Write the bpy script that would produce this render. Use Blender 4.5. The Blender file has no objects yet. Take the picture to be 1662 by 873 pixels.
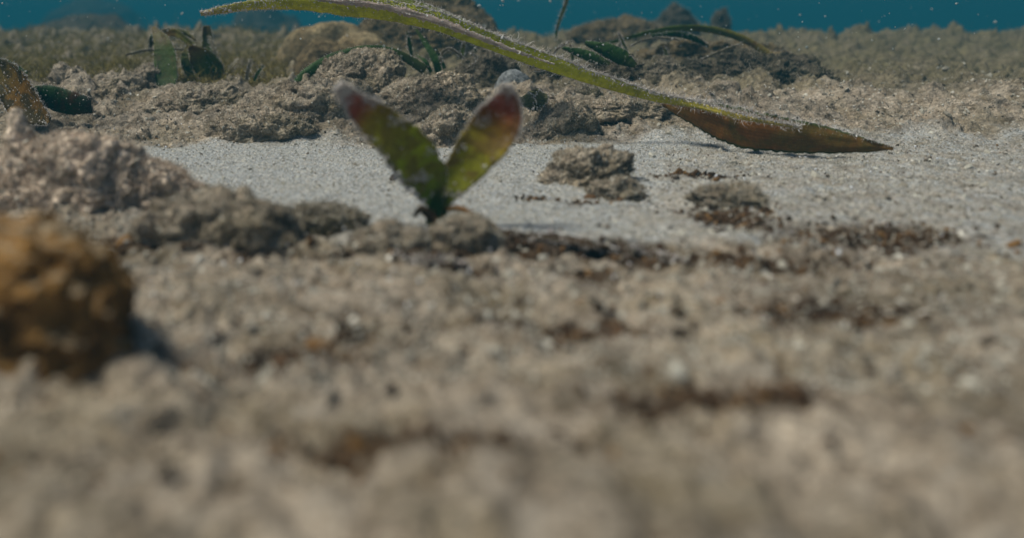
import bpy, math, random
import numpy as np
from mathutils import Vector, Matrix

# ------------------------------------------------------------------ camera, world, light
# one blender unit is one centimetre: the photograph is a close view from just above the sea bed
sc = bpy.context.scene
sc.unit_settings.system = 'METRIC'
sc.unit_settings.scale_length = 0.01
FPX, CX, CY = 1230.0, 600.0, 221.0
CAMH, PITCH = 5.8, math.radians(8.4)
cam = bpy.data.cameras.new('camera')
camo = bpy.data.objects.new('camera', cam)
sc.collection.objects.link(camo)
camo.location = (0, 0, CAMH)
camo.rotation_euler = (math.pi / 2 - PITCH, 0, 0)
cam.sensor_width = 36
cam.sensor_fit = 'HORIZONTAL'
cam.lens = 36 * FPX / 1662
cam.shift_x = (831 - CX) / 1662
cam.shift_y = -(436.5 - CY) / 1662
cam.clip_start = 0.05
cam.clip_end = 20000
cam.dof.use_dof = True
cam.dof.focus_distance = 38.0
cam.dof.aperture_fstop = 0.070
sc.camera = camo

SUN_EL, SUN_AZ = 61.0, -98.0      # azimuth of the sun measured from +Y towards +X
world = bpy.data.worlds.new('World')
sc.world = world
world.use_nodes = True
wn = world.node_tree
wn.nodes.clear()
sky = wn.nodes.new('ShaderNodeTexSky')
sky.sky_type = 'NISHITA'
sky.sun_disc = False
sky.sun_elevation = math.radians(SUN_EL)
sky.sun_rotation = math.radians(SUN_AZ)
bg = wn.nodes.new('ShaderNodeBackground')
bg.inputs['Strength'].default_value = 0.075
wo = wn.nodes.new('ShaderNodeOutputWorld')
wn.links.new(sky.outputs[0], bg.inputs[0])
wn.links.new(bg.outputs[0], wo.inputs[0])
sun = bpy.data.lights.new('sun', 'SUN')
sun.energy = 4.7
sun.angle = math.radians(14)
sun.color = (0.96, 0.945, 0.83)
suno = bpy.data.objects.new('sun', sun)
sc.collection.objects.link(suno)
ce, se = math.cos(math.radians(SUN_EL)), math.sin(math.radians(SUN_EL))
sdir = Vector((ce * math.sin(math.radians(SUN_AZ)), ce * math.cos(math.radians(SUN_AZ)), se))
suno.rotation_euler = sdir.to_track_quat('Z', 'Y').to_euler()
sc.view_settings.view_transform = 'Standard'
sc.view_settings.look = 'None'
sc.view_settings.gamma = 1
sc.view_settings.exposure = 0.08
sc.view_settings.use_curve_mapping = False
sc.render.engine = 'CYCLES'
sc.cycles.use_denoising = True
sc.cycles.max_bounces = 6
sc.cycles.diffuse_bounces = 3
sc.cycles.glossy_bounces = 2
sc.cycles.transmission_bounces = 3
sc.cycles.volume_bounces = 1
sc.cycles.caustics_reflective = False
sc.cycles.caustics_refractive = False

rnd = random.Random(7)
rng = np.random.default_rng(11)
sstep = lambda a, b, x: (lambda t: t * t * (3 - 2 * t))(np.clip((x - a) / (b - a), 0, 1))


def P(px, py, Y):
    """the world point at depth Y (cm in front of the lens) seen at that place of the photograph"""
    a, b = (px - CX) / FPX, -(py - CY) / FPX
    dy = math.cos(PITCH) + b * math.sin(PITCH)
    dz = -math.sin(PITCH) + b * math.cos(PITCH)
    return Vector((a * Y / dy, Y, CAMH + dz * Y / dy))


# ------------------------------------------------------------------ numpy noise
def _hash(ix, iy, iz, s):
    h = (ix.astype(np.uint32) * np.uint32(374761393) + iy.astype(np.uint32) * np.uint32(668265263)
         + iz.astype(np.uint32) * np.uint32(2246822519) + np.uint32((s * 3266489917) & 0xffffffff))
    h = (h ^ (h >> np.uint32(13))) * np.uint32(1274126177)
    h = h ^ (h >> np.uint32(16))
    return h


def perlin(p, seed=0):
    """gradient noise at points p (N,3), about -1..1"""
    p = p.astype(np.float32)
    i0 = np.floor(p).astype(np.int64)
    f = p - i0
    w = f * f * f * (f * (f * 6 - 15) + 10)
    out = np.zeros(len(p), np.float32)
    for c in range(8):
        cx, cy, cz = c & 1, (c >> 1) & 1, (c >> 2) & 1
        h = _hash(i0[:, 0] + cx, i0[:, 1] + cy, i0[:, 2] + cz, seed)
        gx = (h & np.uint32(1023)).astype(np.float32) / 511.5 - 1
        gy = ((h >> np.uint32(10)) & np.uint32(1023)).astype(np.float32) / 511.5 - 1
        gz = ((h >> np.uint32(20)) & np.uint32(1023)).astype(np.float32) / 511.5 - 1
        d = gx * (f[:, 0] - cx) + gy * (f[:, 1] - cy) + gz * (f[:, 2] - cz)
        ww = (w[:, 0] if cx else 1 - w[:, 0]) * (w[:, 1] if cy else 1 - w[:, 1]) * (w[:, 2] if cz else 1 - w[:, 2])
        out += ww * d
    return out * 1.1


def fbm(p, scale, octaves=4, gain=0.5, seed=0, ridge=False, lac=2.03):
    out = np.zeros(len(p), np.float32)
    a, tot = 1.0, 0.0
    q = p * scale
    for o in range(octaves):
        n = perlin(q + o * 17.3, seed + o)
        out += a * ((1 - 2 * np.abs(n)) if ridge else n)
        tot += a
        a *= gain
        q = q * lac
    return out / tot


def worley2(x, y, seed=0):
    """distance to the nearest jittered cell point and that cell's random value"""
    ix, iy = np.floor(x).astype(np.int64), np.floor(y).astype(np.int64)
    best = np.full(x.shape, 9.0, np.float32)
    val = np.zeros(x.shape, np.float32)
    for dx in (-1, 0, 1):
        for dy in (-1, 0, 1):
            h = _hash(ix + dx, iy + dy, ix * 0, seed)
            px = ix + dx + (h & np.uint32(1023)).astype(np.float32) / 1023
            py = iy + dy + ((h >> np.uint32(10)) & np.uint32(1023)).astype(np.float32) / 1023
            v = ((h >> np.uint32(20)) & np.uint32(1023)).astype(np.float32) / 1023
            d = np.sqrt((x - px) ** 2 + (y - py) ** 2)
            m = d < best
            best = np.where(m, d, best)
            val = np.where(m, v, val)
    return best, val


def worley3(p, seed=0):
    i0 = np.floor(p).astype(np.int64)
    best = np.full(len(p), 9.0, np.float32)
    for c in range(27):
        q = i0 + np.array([c % 3 - 1, c // 3 % 3 - 1, c // 9 - 1])
        h = _hash(q[:, 0], q[:, 1], q[:, 2], seed)
        j = np.stack([(h & np.uint32(1023)), (h >> np.uint32(10)) & np.uint32(1023), (h >> np.uint32(20)) & np.uint32(1023)], -1).astype(np.float32) / 1023
        best = np.minimum(best, ((p - q - j) ** 2).sum(1))
    return np.sqrt(best)


# ------------------------------------------------------------------ mesh helpers
def link(o, parent=None):
    sc.collection.objects.link(o)
    if parent is not None:
        o.parent = parent
    return o


def np_mesh(name, V, F, mat, parent=None, smooth=True, attrs=None, origin=None):
    """V (n,3), F (m,3 or 4): one linked mesh object"""
    V = np.asarray(V, np.float32)
    if origin is not None:
        V = V - np.array(origin, np.float32)
    F = np.asarray(F, np.int32)
    m, k = F.shape
    me = bpy.data.meshes.new(name)
    me.vertices.add(len(V))
    me.vertices.foreach_set('co', V.ravel())
    me.loops.add(m * k)
    me.loops.foreach_set('vertex_index', F.ravel())
    me.polygons.add(m)
    me.polygons.foreach_set('loop_start', np.arange(0, m * k, k, dtype=np.int32))
    me.polygons.foreach_set('loop_total', np.full(m, k, np.int32))
    me.polygons.foreach_set('use_smooth', np.full(m, smooth, bool))
    me.update(calc_edges=True)
    for an, av in (attrs or {}).items():
        at = me.attributes.new(an, 'FLOAT', 'POINT')
        at.data.foreach_set('value', np.asarray(av, np.float32))
    me.materials.append(mat)
    o = link(bpy.data.objects.new(name, me), parent)
    if origin is not None and parent is None:
        o.location = origin
    if name in ('algae_fuzz', 'silt_crumbs', 'epiphyte_crust', 'epiphyte_hairs'):
        o['kind'] = 'stuff'
    return o


def tag(o, label=None, cat=None, group=None, kind=None):
    if label: o['label'] = label
    if cat: o['category'] = cat
    if group: o['group'] = group
    if kind: o['kind'] = kind
    return o


def thing(name, label, cat, loc, group=None):
    o = bpy.data.objects.new(name, None)
    o.empty_display_size = 1
    link(o)
    o.location = loc
    return tag(o, label, cat, group)


def grid_faces(nu, nv, closed=False):
    i = np.arange(nu - 1)[:, None]
    j = np.arange(nv if closed else nv - 1)[None, :]
    j2 = (j + 1) % nv
    a = i * nv + j
    b = i * nv + j2
    c = (i + 1) * nv + j2
    d = (i + 1) * nv + j
    return np.stack([a, b, c, d], -1).reshape(-1, 4)


def catmull(pts, n):
    pts = [np.array(p, np.float32) for p in pts]
    pts = [2 * pts[0] - pts[1]] + pts + [2 * pts[-1] - pts[-2]]
    seg = len(pts) - 3
    out = []
    for k in range(n):
        t = k / (n - 1) * seg
        i = min(int(t), seg - 1)
        u = t - i
        a, b, c, d = pts[i:i + 4]
        out.append(0.5 * ((2 * b) + (-a + c) * u + (2 * a - 5 * b + 4 * c - d) * u * u + (-a + 3 * b - 3 * c + d) * u ** 3))
    return np.array(out, np.float32)


def lerp_list(vals, n):
    return np.interp(np.linspace(0, 1, n), np.linspace(0, 1, len(vals)), vals).astype(np.float32)


def unit(v):
    return v / np.maximum(np.linalg.norm(v, axis=-1, keepdims=True), 1e-9)


def filaments(base, dirs, length, rad, K=4, wig=0.35, droop=0.0, seed=1):
    """tapering curved hairs, three-sided; returns V, F(quads), tone"""
    g = np.random.default_rng(seed)
    n = len(base)
    length = np.broadcast_to(np.asarray(length, np.float32), (n,))
    rad = np.broadcast_to(np.asarray(rad, np.float32), (n,))
    d = unit(np.asarray(dirs, np.float32))
    p = np.asarray(base, np.float32).copy()
    rings = []
    for k in range(K + 1):
        ref = np.where(np.abs(d[:, 2:3]) > 0.9, np.array([[1, 0, 0]]), np.array([[0, 0, 1]]))
        s = unit(np.cross(d, ref))
        t = np.cross(d, s)
        r = (rad * (1 - 0.8 * k / K))[:, None]
        rings.append(np.stack([p + r * (math.cos(a) * s + math.sin(a) * t) for a in (0, 2.094, 4.189)], 1))
        p = p + d * (length / K)[:, None]
        d = unit(d + wig * g.normal(size=(n, 3)) + np.array([0, 0, -droop]))
    V = np.stack(rings, 1).reshape(-1, 3)            # n, K+1, 3 verts
    b = np.arange(n)[:, None, None] * (3 * (K + 1))
    k = np.arange(K)[None, :, None] * 3
    j = np.arange(3)[None, None, :]
    j2 = (j + 1) % 3
    F = np.stack([b + k + j, b + k + j2, b + k + 3 + j2, b + k + 3 + j], -1).reshape(-1, 4)
    tone = np.repeat(g.random(n), 3 * (K + 1))
    return V, F, tone


_t = (1 + 5 ** .5) / 2
ICO_V = unit(np.array([(-1, _t, 0), (1, _t, 0), (-1, -_t, 0), (1, -_t, 0), (0, -1, _t), (0, 1, _t), (0, -1, -_t), (0, 1, -_t),
                       (_t, 0, -1), (_t, 0, 1), (-_t, 0, -1), (-_t, 0, 1)], np.float32))
ICO_F = np.array([(0, 11, 5), (0, 5, 1), (0, 1, 7), (0, 7, 10), (0, 10, 11), (1, 5, 9), (5, 11, 4), (11, 10, 2), (10, 7, 6), (7, 1, 8),
                  (3, 9, 4), (3, 4, 2), (3, 2, 6), (3, 6, 8), (3, 8, 9), (4, 9, 5), (2, 4, 11), (6, 2, 10), (8, 6, 7), (9, 8, 1)])


def crumbs(base, size, seed=1, flat=0.7):
    """irregular angular grains; returns V, F(tris), tone"""
    g = np.random.default_rng(seed)
    n = len(base)
    size = np.broadcast_to(np.asarray(size, np.float32), (n,))
    q = unit(g.normal(size=(n, 4)))
    w, x, y, z = q.T
    R = np.stack([1 - 2 * (y * y + z * z), 2 * (x * y - z * w), 2 * (x * z + y * w), 2 * (x * y + z * w), 1 - 2 * (x * x + z * z),
                  2 * (y * z - x * w), 2 * (x * z - y * w), 2 * (y * z + x * w), 1 - 2 * (x * x + y * y)], -1).reshape(n, 3, 3)
    S = size[:, None] * np.stack([g.uniform(.7, 1.4, n), g.uniform(.6, 1.1, n), g.uniform(.35, 1, n) * flat], -1)
    v = ICO_V[None] * g.uniform(.7, 1.25, (n, 12, 1)) * S[:, None, :]
    v = np.einsum('nij,nkj->nki', R, v) + np.asarray(base, np.float32)[:, None, :]
    F = (ICO_F[None] + 12 * np.arange(n)[:, None, None]).reshape(-1, 3)
    return v.reshape(-1, 3), F, np.repeat(g.random(n), 12)


# ------------------------------------------------------------------ materials
class NT:
    def __init__(s, name):
        s.m = bpy.data.materials.new(name)
        s.m.use_nodes = True
        s.t = s.m.node_tree
        s.t.nodes.clear()
        s.out = s.t.nodes.new('ShaderNodeOutputMaterial')
        s.co = s.t.nodes.new('ShaderNodeTexCoord').outputs['Object']

    def n(s, typ, **kw):
        nd = s.t.nodes.new(typ)
        for k, v in kw.items():
            if k in nd.inputs.keys() or isinstance(k, int):
                s.set(nd.inputs[k], v)
            else:
                setattr(nd, k, v)
        return nd

    def set(s, sock, v):
        if isinstance(v, bpy.types.NodeSocket):
            s.t.links.new(v, sock)
        elif isinstance(v, tuple) and len(v) == 3 and sock.type == 'RGBA':
            sock.default_value = (*v, 1)
        else:
            sock.default_value = v

    def noise(s, scale, detail=4, rough=0.55, dist=0.0):
        nd = s.n('ShaderNodeTexNoise')
        s.set(nd.inputs['Vector'], s.co)
        nd.inputs['Scale'].default_value = scale
        nd.inputs['Detail'].default_value = detail
        nd.inputs['Roughness'].default_value = rough
        nd.inputs['Distortion'].default_value = dist
        return nd.outputs['Fac']

    def voronoi(s, scale, out='Color', feature='F1'):
        nd = s.n('ShaderNodeTexVoronoi')
        nd.feature = feature
        s.set(nd.inputs['Vector'], s.co)
        nd.inputs['Scale'].default_value = scale
        return nd.outputs[out]

    def ramp(s, fac, stops):
        nd = s.n('ShaderNodeValToRGB')
        s.set(nd.inputs[0], fac)
        e = nd.color_ramp.elements
        while len(e) < len(stops):
            e.new(0.5)
        for el, (p, c) in zip(e, stops):
            el.position = p
            el.color = (*c, 1) if not isinstance(c, (int, float)) else (c, c, c, 1)
        return nd.outputs[0]

    def mix(s, fac, a, b, mode='MIX'):
        nd = s.n('ShaderNodeMix')
        nd.data_type = 'RGBA'
        nd.blend_type = mode
        s.set(nd.inputs[0], fac)
        s.set(nd.inputs[6], a)
        s.set(nd.inputs[7], b)
        return nd.outputs[2]

    def math(s, op, a, b=0.5, c=None):
        nd = s.n('ShaderNodeMath')
        nd.operation = op
        s.set(nd.inputs[0], a)
        s.set(nd.inputs[1], b)
        if c is not None: s.set(nd.inputs[2], c)
        return nd.outputs[0]

    def attr(s, name):
        return s.n('ShaderNodeAttribute', attribute_name=name).outputs['Fac']

    def bump(s, h, strength, dist):
        nd = s.n('ShaderNodeBump')
        nd.inputs['Strength'].default_value = strength
        nd.inputs['Distance'].default_value = dist
        s.set(nd.inputs['Height'], h)
        return nd.outputs[0]

    def principled(s, color, rough=0.9, normal=None, spec=0.2, trans=None, transw=0.0):
        b = s.n('ShaderNodeBsdfPrincipled')
        s.set(b.inputs['Base Color'], color)
        s.set(b.inputs['Roughness'], rough)
        b.inputs['Specular IOR Level'].default_value = spec
        if normal is not None: s.set(b.inputs['Normal'], normal)
        sh = b.outputs[0]
        if transw > 0:
            t = s.n('ShaderNodeBsdfTranslucent')
            s.set(t.inputs[0], trans if trans is not None else color)
            mx = s.n('ShaderNodeMixShader')
            mx.inputs[0].default_value = transw
            s.t.links.new(sh, mx.inputs[1])
            s.t.links.new(t.outputs[0], mx.inputs[2])
            sh = mx.outputs[0]
        s.t.links.new(sh, s.out.inputs['Surface'])
        return s.m


def sediment_material(name, light, mid, dark, dark_amt=0.5, olive=(0.13, 0.11, 0.04), olive_amt=0.3, use_sand=False, grain=9.0, dust=0.0):
    t = NT(name)
    cell = t.n('ShaderNodeSeparateColor')
    t.set(cell.inputs[0], t.voronoi(grain))
    big = t.noise(0.35, 3, 0.6)
    med = t.noise(1.6, 6, 0.68, 0.4)
    fin = t.noise(9, 5, 0.7)
    c = t.mix(t.ramp(med, [(0.38, 0), (0.62, 1)]), mid, light)
    c = t.mix(t.math('MULTIPLY', t.ramp(t.noise(0.9, 6, 0.7, 0.6), [(0.5, 0), (0.66, 1)]), dark_amt), c, dark)
    c = t.mix(t.math('MULTIPLY', t.ramp(big, [(0.45, 0), (0.62, 1)]), olive_amt), c, olive)
    c = t.mix(0.8, c, t.ramp(t.noise(0.22, 5, 0.7, 0.5), [(0.36, 0.55), (0.6, 1.15)]), 'MULTIPLY')
    spk = t.ramp(cell.outputs[0], [(0.0, 0.45), (0.25, 0.82), (0.7, 1.05), (0.93, 1.3), (1.0, 1.8)])
    c = t.mix(0.75, c, spk, 'MULTIPLY')
    c = t.mix(0.6, c, t.ramp(fin, [(0.3, 0.62), (0.7, 1.3)]), 'MULTIPLY')
    if use_sand:
        cell2 = t.n('ShaderNodeSeparateColor')
        t.set(cell2.inputs[0], t.voronoi(15.0))
        s_ = t.ramp(cell2.outputs[0], [(0.0, (0.10, 0.085, 0.07)), (0.14, (0.21, 0.205, 0.19)), (0.45, (0.355, 0.36, 0.35)),
                                       (0.8, (0.43, 0.435, 0.43)), (0.94, (0.58, 0.50, 0.40)), (1.0, (0.75, 0.73, 0.7))])
        s_ = t.mix(0.7, s_, t.ramp(t.noise(4, 5, 0.65), [(0.3, 0.78), (0.7, 1.15)]), 'MULTIPLY')
        s_ = t.mix(t.ramp(t.noise(0.5, 4, 0.6), [(0.5, 0), (0.7, 0.4)]), s_, (0.36, 0.33, 0.27))
        m = t.math('ADD', t.attr('mud'), t.math('MULTIPLY', t.math('SUBTRACT', t.noise(0.9, 7, 0.72), 0.5), 1.6))
        c = t.mix(t.ramp(m, [(0.2, 0), (0.75, 1)]), s_, c)
        cv = t.mix(t.ramp(t.noise(0.8, 6, 0.7, 0.5), [(0.35, 0), (0.65, 1)]), (0.055, 0.046, 0.024), (0.20, 0.165, 0.09))
        c = t.mix(t.math('MULTIPLY', t.attr('cover'), t.ramp(t.noise(0.4, 6, 0.7), [(0.35, 0.55), (0.55, 0.95)])), c, cv)
        dd = t.math('MULTIPLY', t.attr('detritus'), t.ramp(t.noise(1.5, 6, 0.7, 0.5), [(0.34, 0.1), (0.52, 1.0)]))
        c = t.mix(t.ramp(dd, [(0.15, 0), (0.5, 0.92)]), c, t.mix(t.noise(3, 4), (0.018, 0.011, 0.006), (0.085, 0.045, 0.02)))
    if dust:      # pale silt that has settled on the flat top
        nz = t.n('ShaderNodeSeparateXYZ')
        t.set(nz.inputs[0], t.n('ShaderNodeNewGeometry').outputs['Normal'])
        dz = t.math('ADD', nz.outputs[2], t.math('MULTIPLY', t.math('SUBTRACT', t.noise(1.2, 5, 0.7), 0.5), 0.9))
        c = t.mix(t.math('MULTIPLY', t.ramp(dz, [(0.72, 0), (0.95, 1)]), dust), c, (0.36, 0.30, 0.21))
    h = t.math('ADD', t.math('MULTIPLY', t.noise(6, 6, 0.75), 1.0), t.math('MULTIPLY', t.voronoi(grain * 1.2, 'Distance'), 0.35))
    nrm = t.bump(h, 0.9, 0.12)
    return t.principled(c, 0.92, nrm, 0.15)


M = {}
M['bed'] = sediment_material('seabed_sediment', (0.44, 0.365, 0.285), (0.30, 0.235, 0.17), (0.085, 0.056, 0.028), 0.75,
                             (0.17, 0.135, 0.065), 0.35, True)
M['clump'] = sediment_material('clump_sediment', (0.47, 0.39, 0.30), (0.31, 0.24, 0.17), (0.075, 0.048, 0.024), 0.8)
M['tan'] = sediment_material('tan_sponge', (0.33, 0.26, 0.15), (0.24, 0.17, 0.085), (0.12, 0.07, 0.03), 0.6, (0.18, .12, .05), 0.4, grain=5)
M['umber'] = sediment_material('umber_algae_mass', (0.22, 0.16, 0.085), (0.13, 0.088, 0.042), (0.045, 0.03, 0.014), 0.7, (0.10, .075, .03), 0.5, grain=4)
M['warm'] = sediment_material('warm_coral_rubble', (0.86, 0.70, 0.55), (0.68, 0.53, 0.40), (0.18, 0.11, 0.07), 0.35, (0.2, .13, .06), 0.2, grain=5)
M['dark'] = sediment_material('dark_rubble', (0.24, 0.20, 0.15), (0.12, 0.098, 0.07), (0.035, 0.028, 0.02), 0.8, (0.09, 0.08, 0.03), 0.5)
M['black'] = sediment_material('dark_overgrown_and_shade_rock', (0.15, 0.12, 0.085), (0.06, 0.05, 0.035), (0.015, 0.012, 0.01), 0.9, (0.05, 0.045, 0.02), 0.5)  # near-black growth; on the rock under the right bank it paints shade
M['brown'] = sediment_material('brown_rock', (0.38, 0.20, 0.06), (0.21, 0.10, 0.024), (0.045, 0.02, 0.008), 1.0, (0.26, .15, .05), 0.3, grain=3, dust=0.75)
M['grey'] = sediment_material('grey_stone', (0.30, 0.31, 0.31), (0.15, 0.155, 0.16), (0.04, 0.04, 0.045), 0.7, (0.1, .1, .06), 0.2, grain=6)


def tone_material(name, stops, rough=0.8, spec=0.2, transw=0.0):
    t = NT(name)
    c = t.ramp(t.attr('tone'), stops)
    c = t.mix(0.6, c, t.ramp(t.noise(14, 3, 0.6), [(0.3, 0.6), (0.7, 1.35)]), 'MULTIPLY')
    return t.principled(c, rough, None, spec, c, transw)


M['fuzz'] = tone_material('sediment_fuzz', [(0, (0.12, 0.085, 0.045)), (0.35, (0.30, 0.24, 0.155)), (0.75, (0.44, 0.375, 0.28)), (1, (0.6, 0.54, 0.45))], transw=0.25)
M['warmfuzz'] = tone_material('warm_fuzz', [(0, (0.3, 0.2, 0.13)), (0.5, (0.62, 0.48, 0.36)), (1, (0.85, 0.75, 0.63))], transw=0.25)
M['turf'] = tone_material('olive_turf', [(0, (0.10, 0.075, 0.015)), (0.4, (0.26, 0.19, 0.04)), (0.8, (0.36, 0.28, 0.07)), (1, (0.42, 0.36, 0.18))], transw=0.3)
M['crumb'] = tone_material('sand_grains', [(0, (0.07, 0.05, 0.035)), (0.2, (0.22, 0.19, 0.15)), (0.6, (0.36, 0.33, 0.27)), (0.9, (0.48, 0.45, 0.38)), (1, (0.65, 0.6, 0.52))])
M['litter'] = tone_material('rotting_leaf', [(0, (0.02, 0.012, 0.006)), (0.7, (0.07, 0.035, 0.014)), (1, (0.17, 0.09, 0.03))])
M['pale'] = tone_material('pale_epiphytes', [(0, (0.5, 0.42, 0.38)), (0.5, (0.75, 0.68, 0.62)), (1, (0.9, 0.88, 0.85))], transw=0.3)
M['shine'] = tone_material('shiny_grains', [(0, (0.6, 0.6, 0.62)), (1, (0.85, 0.85, 0.88))], 0.15, 1.0)
M['snow'] = tone_material('marine_snow', [(0, (0.35, 0.4, 0.4)), (1, (0.7, 0.72, 0.7))], transw=0.4)


def leaf_material(name, stops, patch, patch_amt=0.6, pscale=0.9, speck=0.4, transw=0.45, edge=None, thr=(0.48, 0.62)):
    """colour runs along the blade ('along'), patches of brown wear, pale specks of lime, faint parallel veins"""
    t = NT(name)
    c = t.ramp(t.attr('along'), stops)
    t_a = t.attr('across')
    vein = t.math('SINE', t.math('MULTIPLY', t_a, 70.0))
    c = t.mix(0.5, c, t.ramp(t.math('MULTIPLY_ADD', vein, 0.5, 0.5), [(0, 0.8), (1, 1.12)]), 'MULTIPLY')
    c = t.mix(t.math('MULTIPLY', t.ramp(t.noise(pscale, 6, 0.7, 0.8), [(thr[0], 0), (thr[1], 1)]), patch_amt), c, patch)
    c = t.mix(0.7, c, t.ramp(t.noise(5, 5, 0.7), [(0.3, 0.6), (0.7, 1.4)]), 'MULTIPLY')
    c = t.mix(t.math('MULTIPLY', t.ramp(t.voronoi(9, 'Distance'), [(0.10, 1), (0.2, 0)]), speck), c, (0.42, 0.42, 0.24))
    if edge is not None:
        e = t.math('ABSOLUTE', t.math('SUBTRACT', t_a, 0.5))
        c = t.mix(t.ramp(e, [(0.40, 0), (0.47, 1)]), c, edge)
    nrm = t.bump(t.math('ADD', t.noise(7, 5, 0.7), t.math('MULTIPLY', vein, 0.05)), 0.5, 0.06)
    return t.principled(c, 0.55, nrm, 0.3, c, transw)


G3 = (0.05, 0.11, 0.015)
BR, RD = (0.15, 0.065, 0.015), (0.16, 0.035, 0.02)
M['seedling'] = leaf_material('seedling_leaf', [(0, (0.03, 0.06, 0.012)), (0.2, (0.22, 0.27, 0.014)), (0.55, (0.46, 0.50, 0.02)), (0.74, (0.42, 0.30, 0.025)), (0.84, (0.42, 0.10, 0.05)), (1, (0.6, 0.38, 0.32))],
                              (0.20, 0.11, 0.03), 0.6, 1.3, 0.35, thr=(0.46, 0.54))
M['seedling_brown'] = leaf_material('seedling_leaf_browned', [(0, (0.03, 0.06, 0.012)), (0.2, (0.20, 0.22, 0.014)), (0.5, (0.36, 0.34, 0.02)), (0.68, (0.34, 0.19, 0.022)), (0.82, (0.40, 0.09, 0.04)), (1, (0.55, 0.26, 0.2))],
                                    (0.17, 0.085, 0.025), 0.65, 1.2, 0.3, thr=(0.45, 0.54))
M['arch'] = leaf_material('arching_blade', [(0, (0.5, 0.36, 0.06)), (0.12, (0.62, 0.55, 0.04)), (0.5, (0.58, 0.60, 0.025)), (0.8, (0.58, 0.52, 0.04)), (1, (0.5, 0.34, 0.09))],
                          (0.22, 0.20, 0.025), 0.5, 1.1, 0.5, 0.35)
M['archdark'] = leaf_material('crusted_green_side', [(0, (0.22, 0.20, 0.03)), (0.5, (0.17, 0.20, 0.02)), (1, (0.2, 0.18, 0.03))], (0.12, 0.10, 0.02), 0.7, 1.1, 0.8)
M['green'] = leaf_material('dark_green_blade', [(0, G3), (0.6, (0.04, 0.10, 0.012)), (1, (0.08, 0.09, 0.015))], (0.06, 0.04, 0.012), 0.5)
M['browngreen'] = leaf_material('brown_green_blade', [(0, (0.10, 0.17, 0.018)), (0.5, (0.17, 0.20, 0.018)), (1, (0.28, 0.16, 0.05))], BR, 0.75, 0.7)
M['frond'] = leaf_material('olive_frond', [(0, (0.12, 0.12, 0.05)), (1, (0.28, 0.27, 0.14))], (0.10, 0.08, 0.03), 0.5)
M['midgreen'] = leaf_material('mid_green_blade', [(0, (0.045, 0.075, 0.014)), (0.6, (0.07, 0.10, 0.012)), (1, (0.15, 0.10, 0.025))], (0.10, 0.06, 0.018), 0.85, 0.8, 0.4, 0.3)
M['husk'] = leaf_material('dark_husk', [(0, (0.05, 0.03, 0.012)), (1, (0.09, 0.045, 0.015))], (0.03, 0.02, 0.01), 0.5)
M['ridge'] = leaf_material('pale_pink_edge', [(0, (0.55, 0.42, 0.36)), (1, (0.62, 0.5, 0.42))], (0.35, 0.26, 0.2), 0.5)
M['mottled'] = leaf_material('mottled_orange_blade', [(0, (0.22, 0.12, 0.02)), (0.5, (0.28, 0.14, 0.018)), (1, (0.14, 0.12, 0.02))], (0.06, 0.045, 0.014), 0.9, 1.0, 0.5, thr=(0.45, 0.53))
M['rust'] = leaf_material('rust_brown_blade', [(0, (0.26, 0.12, 0.016)), (0.5, (0.26, 0.10, 0.012)), (1, (0.18, 0.09, 0.012))], (0.10, 0.09, 0.012), 0.6, 0.5, 0.3,
                          0.4, edge=(0.07, 0.09, 0.02))
M['leftgreen'] = leaf_material('split_colour_blade', [(0, (0.02, 0.06, 0.01)), (0.7, (0.025, 0.055, 0.01)), (1, (0.02, 0.02, 0.012))], (0.10, 0.03, 0.012), 0.8, 0.6, 0.2, 0.3)
M['straw'] = leaf_material('straw_stalk', [(0, (0.2, 0.16, 0.1)), (1, (0.36, 0.31, 0.22))], (0.12, 0.09, 0.05), 0.5)
M['padina'] = leaf_material('tan_frond', [(0, (0.20, 0.15, 0.075)), (1, (0.30, 0.245, 0.14))], (0.16, 0.09, 0.03), 0.8, 0.16, 0.1, 0.25)

# ------------------------------------------------------------------ the sea bed
def rough_mask(x, y):
    """0 on the clean sand in the middle, 1 on rubble"""
    p = np.stack([x, y, x * 0], -1)
    w = fbm(p, 0.16, 3, seed=5) * 3.2
    back = sstep(34.5, 38.5, y + w + 1.0 * np.sin(x * 0.25) - 0.10 * np.clip(x, 0, 30))
    near = sstep(21.8, 18.8, y + 0.6 * w + 0.02 * x)
    left = sstep(-7.0, -10.5, x + 0.5 * w + (y - 28) * 0.35)
    right = sstep(8.0, 14.0, x + w + (y - 30) * -0.5) * 0.4
    return np.clip(np.maximum(np.maximum(back, near * 0.85), np.maximum(left, right)), 0, 1)


DETRITUS = []    # (x, y, sigma x, sigma y, amount) of dark plant litter
SKIRTS = []      # (x, y, sigma x, sigma y, height, rubble amount) of the swells under the rubble lumps


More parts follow.
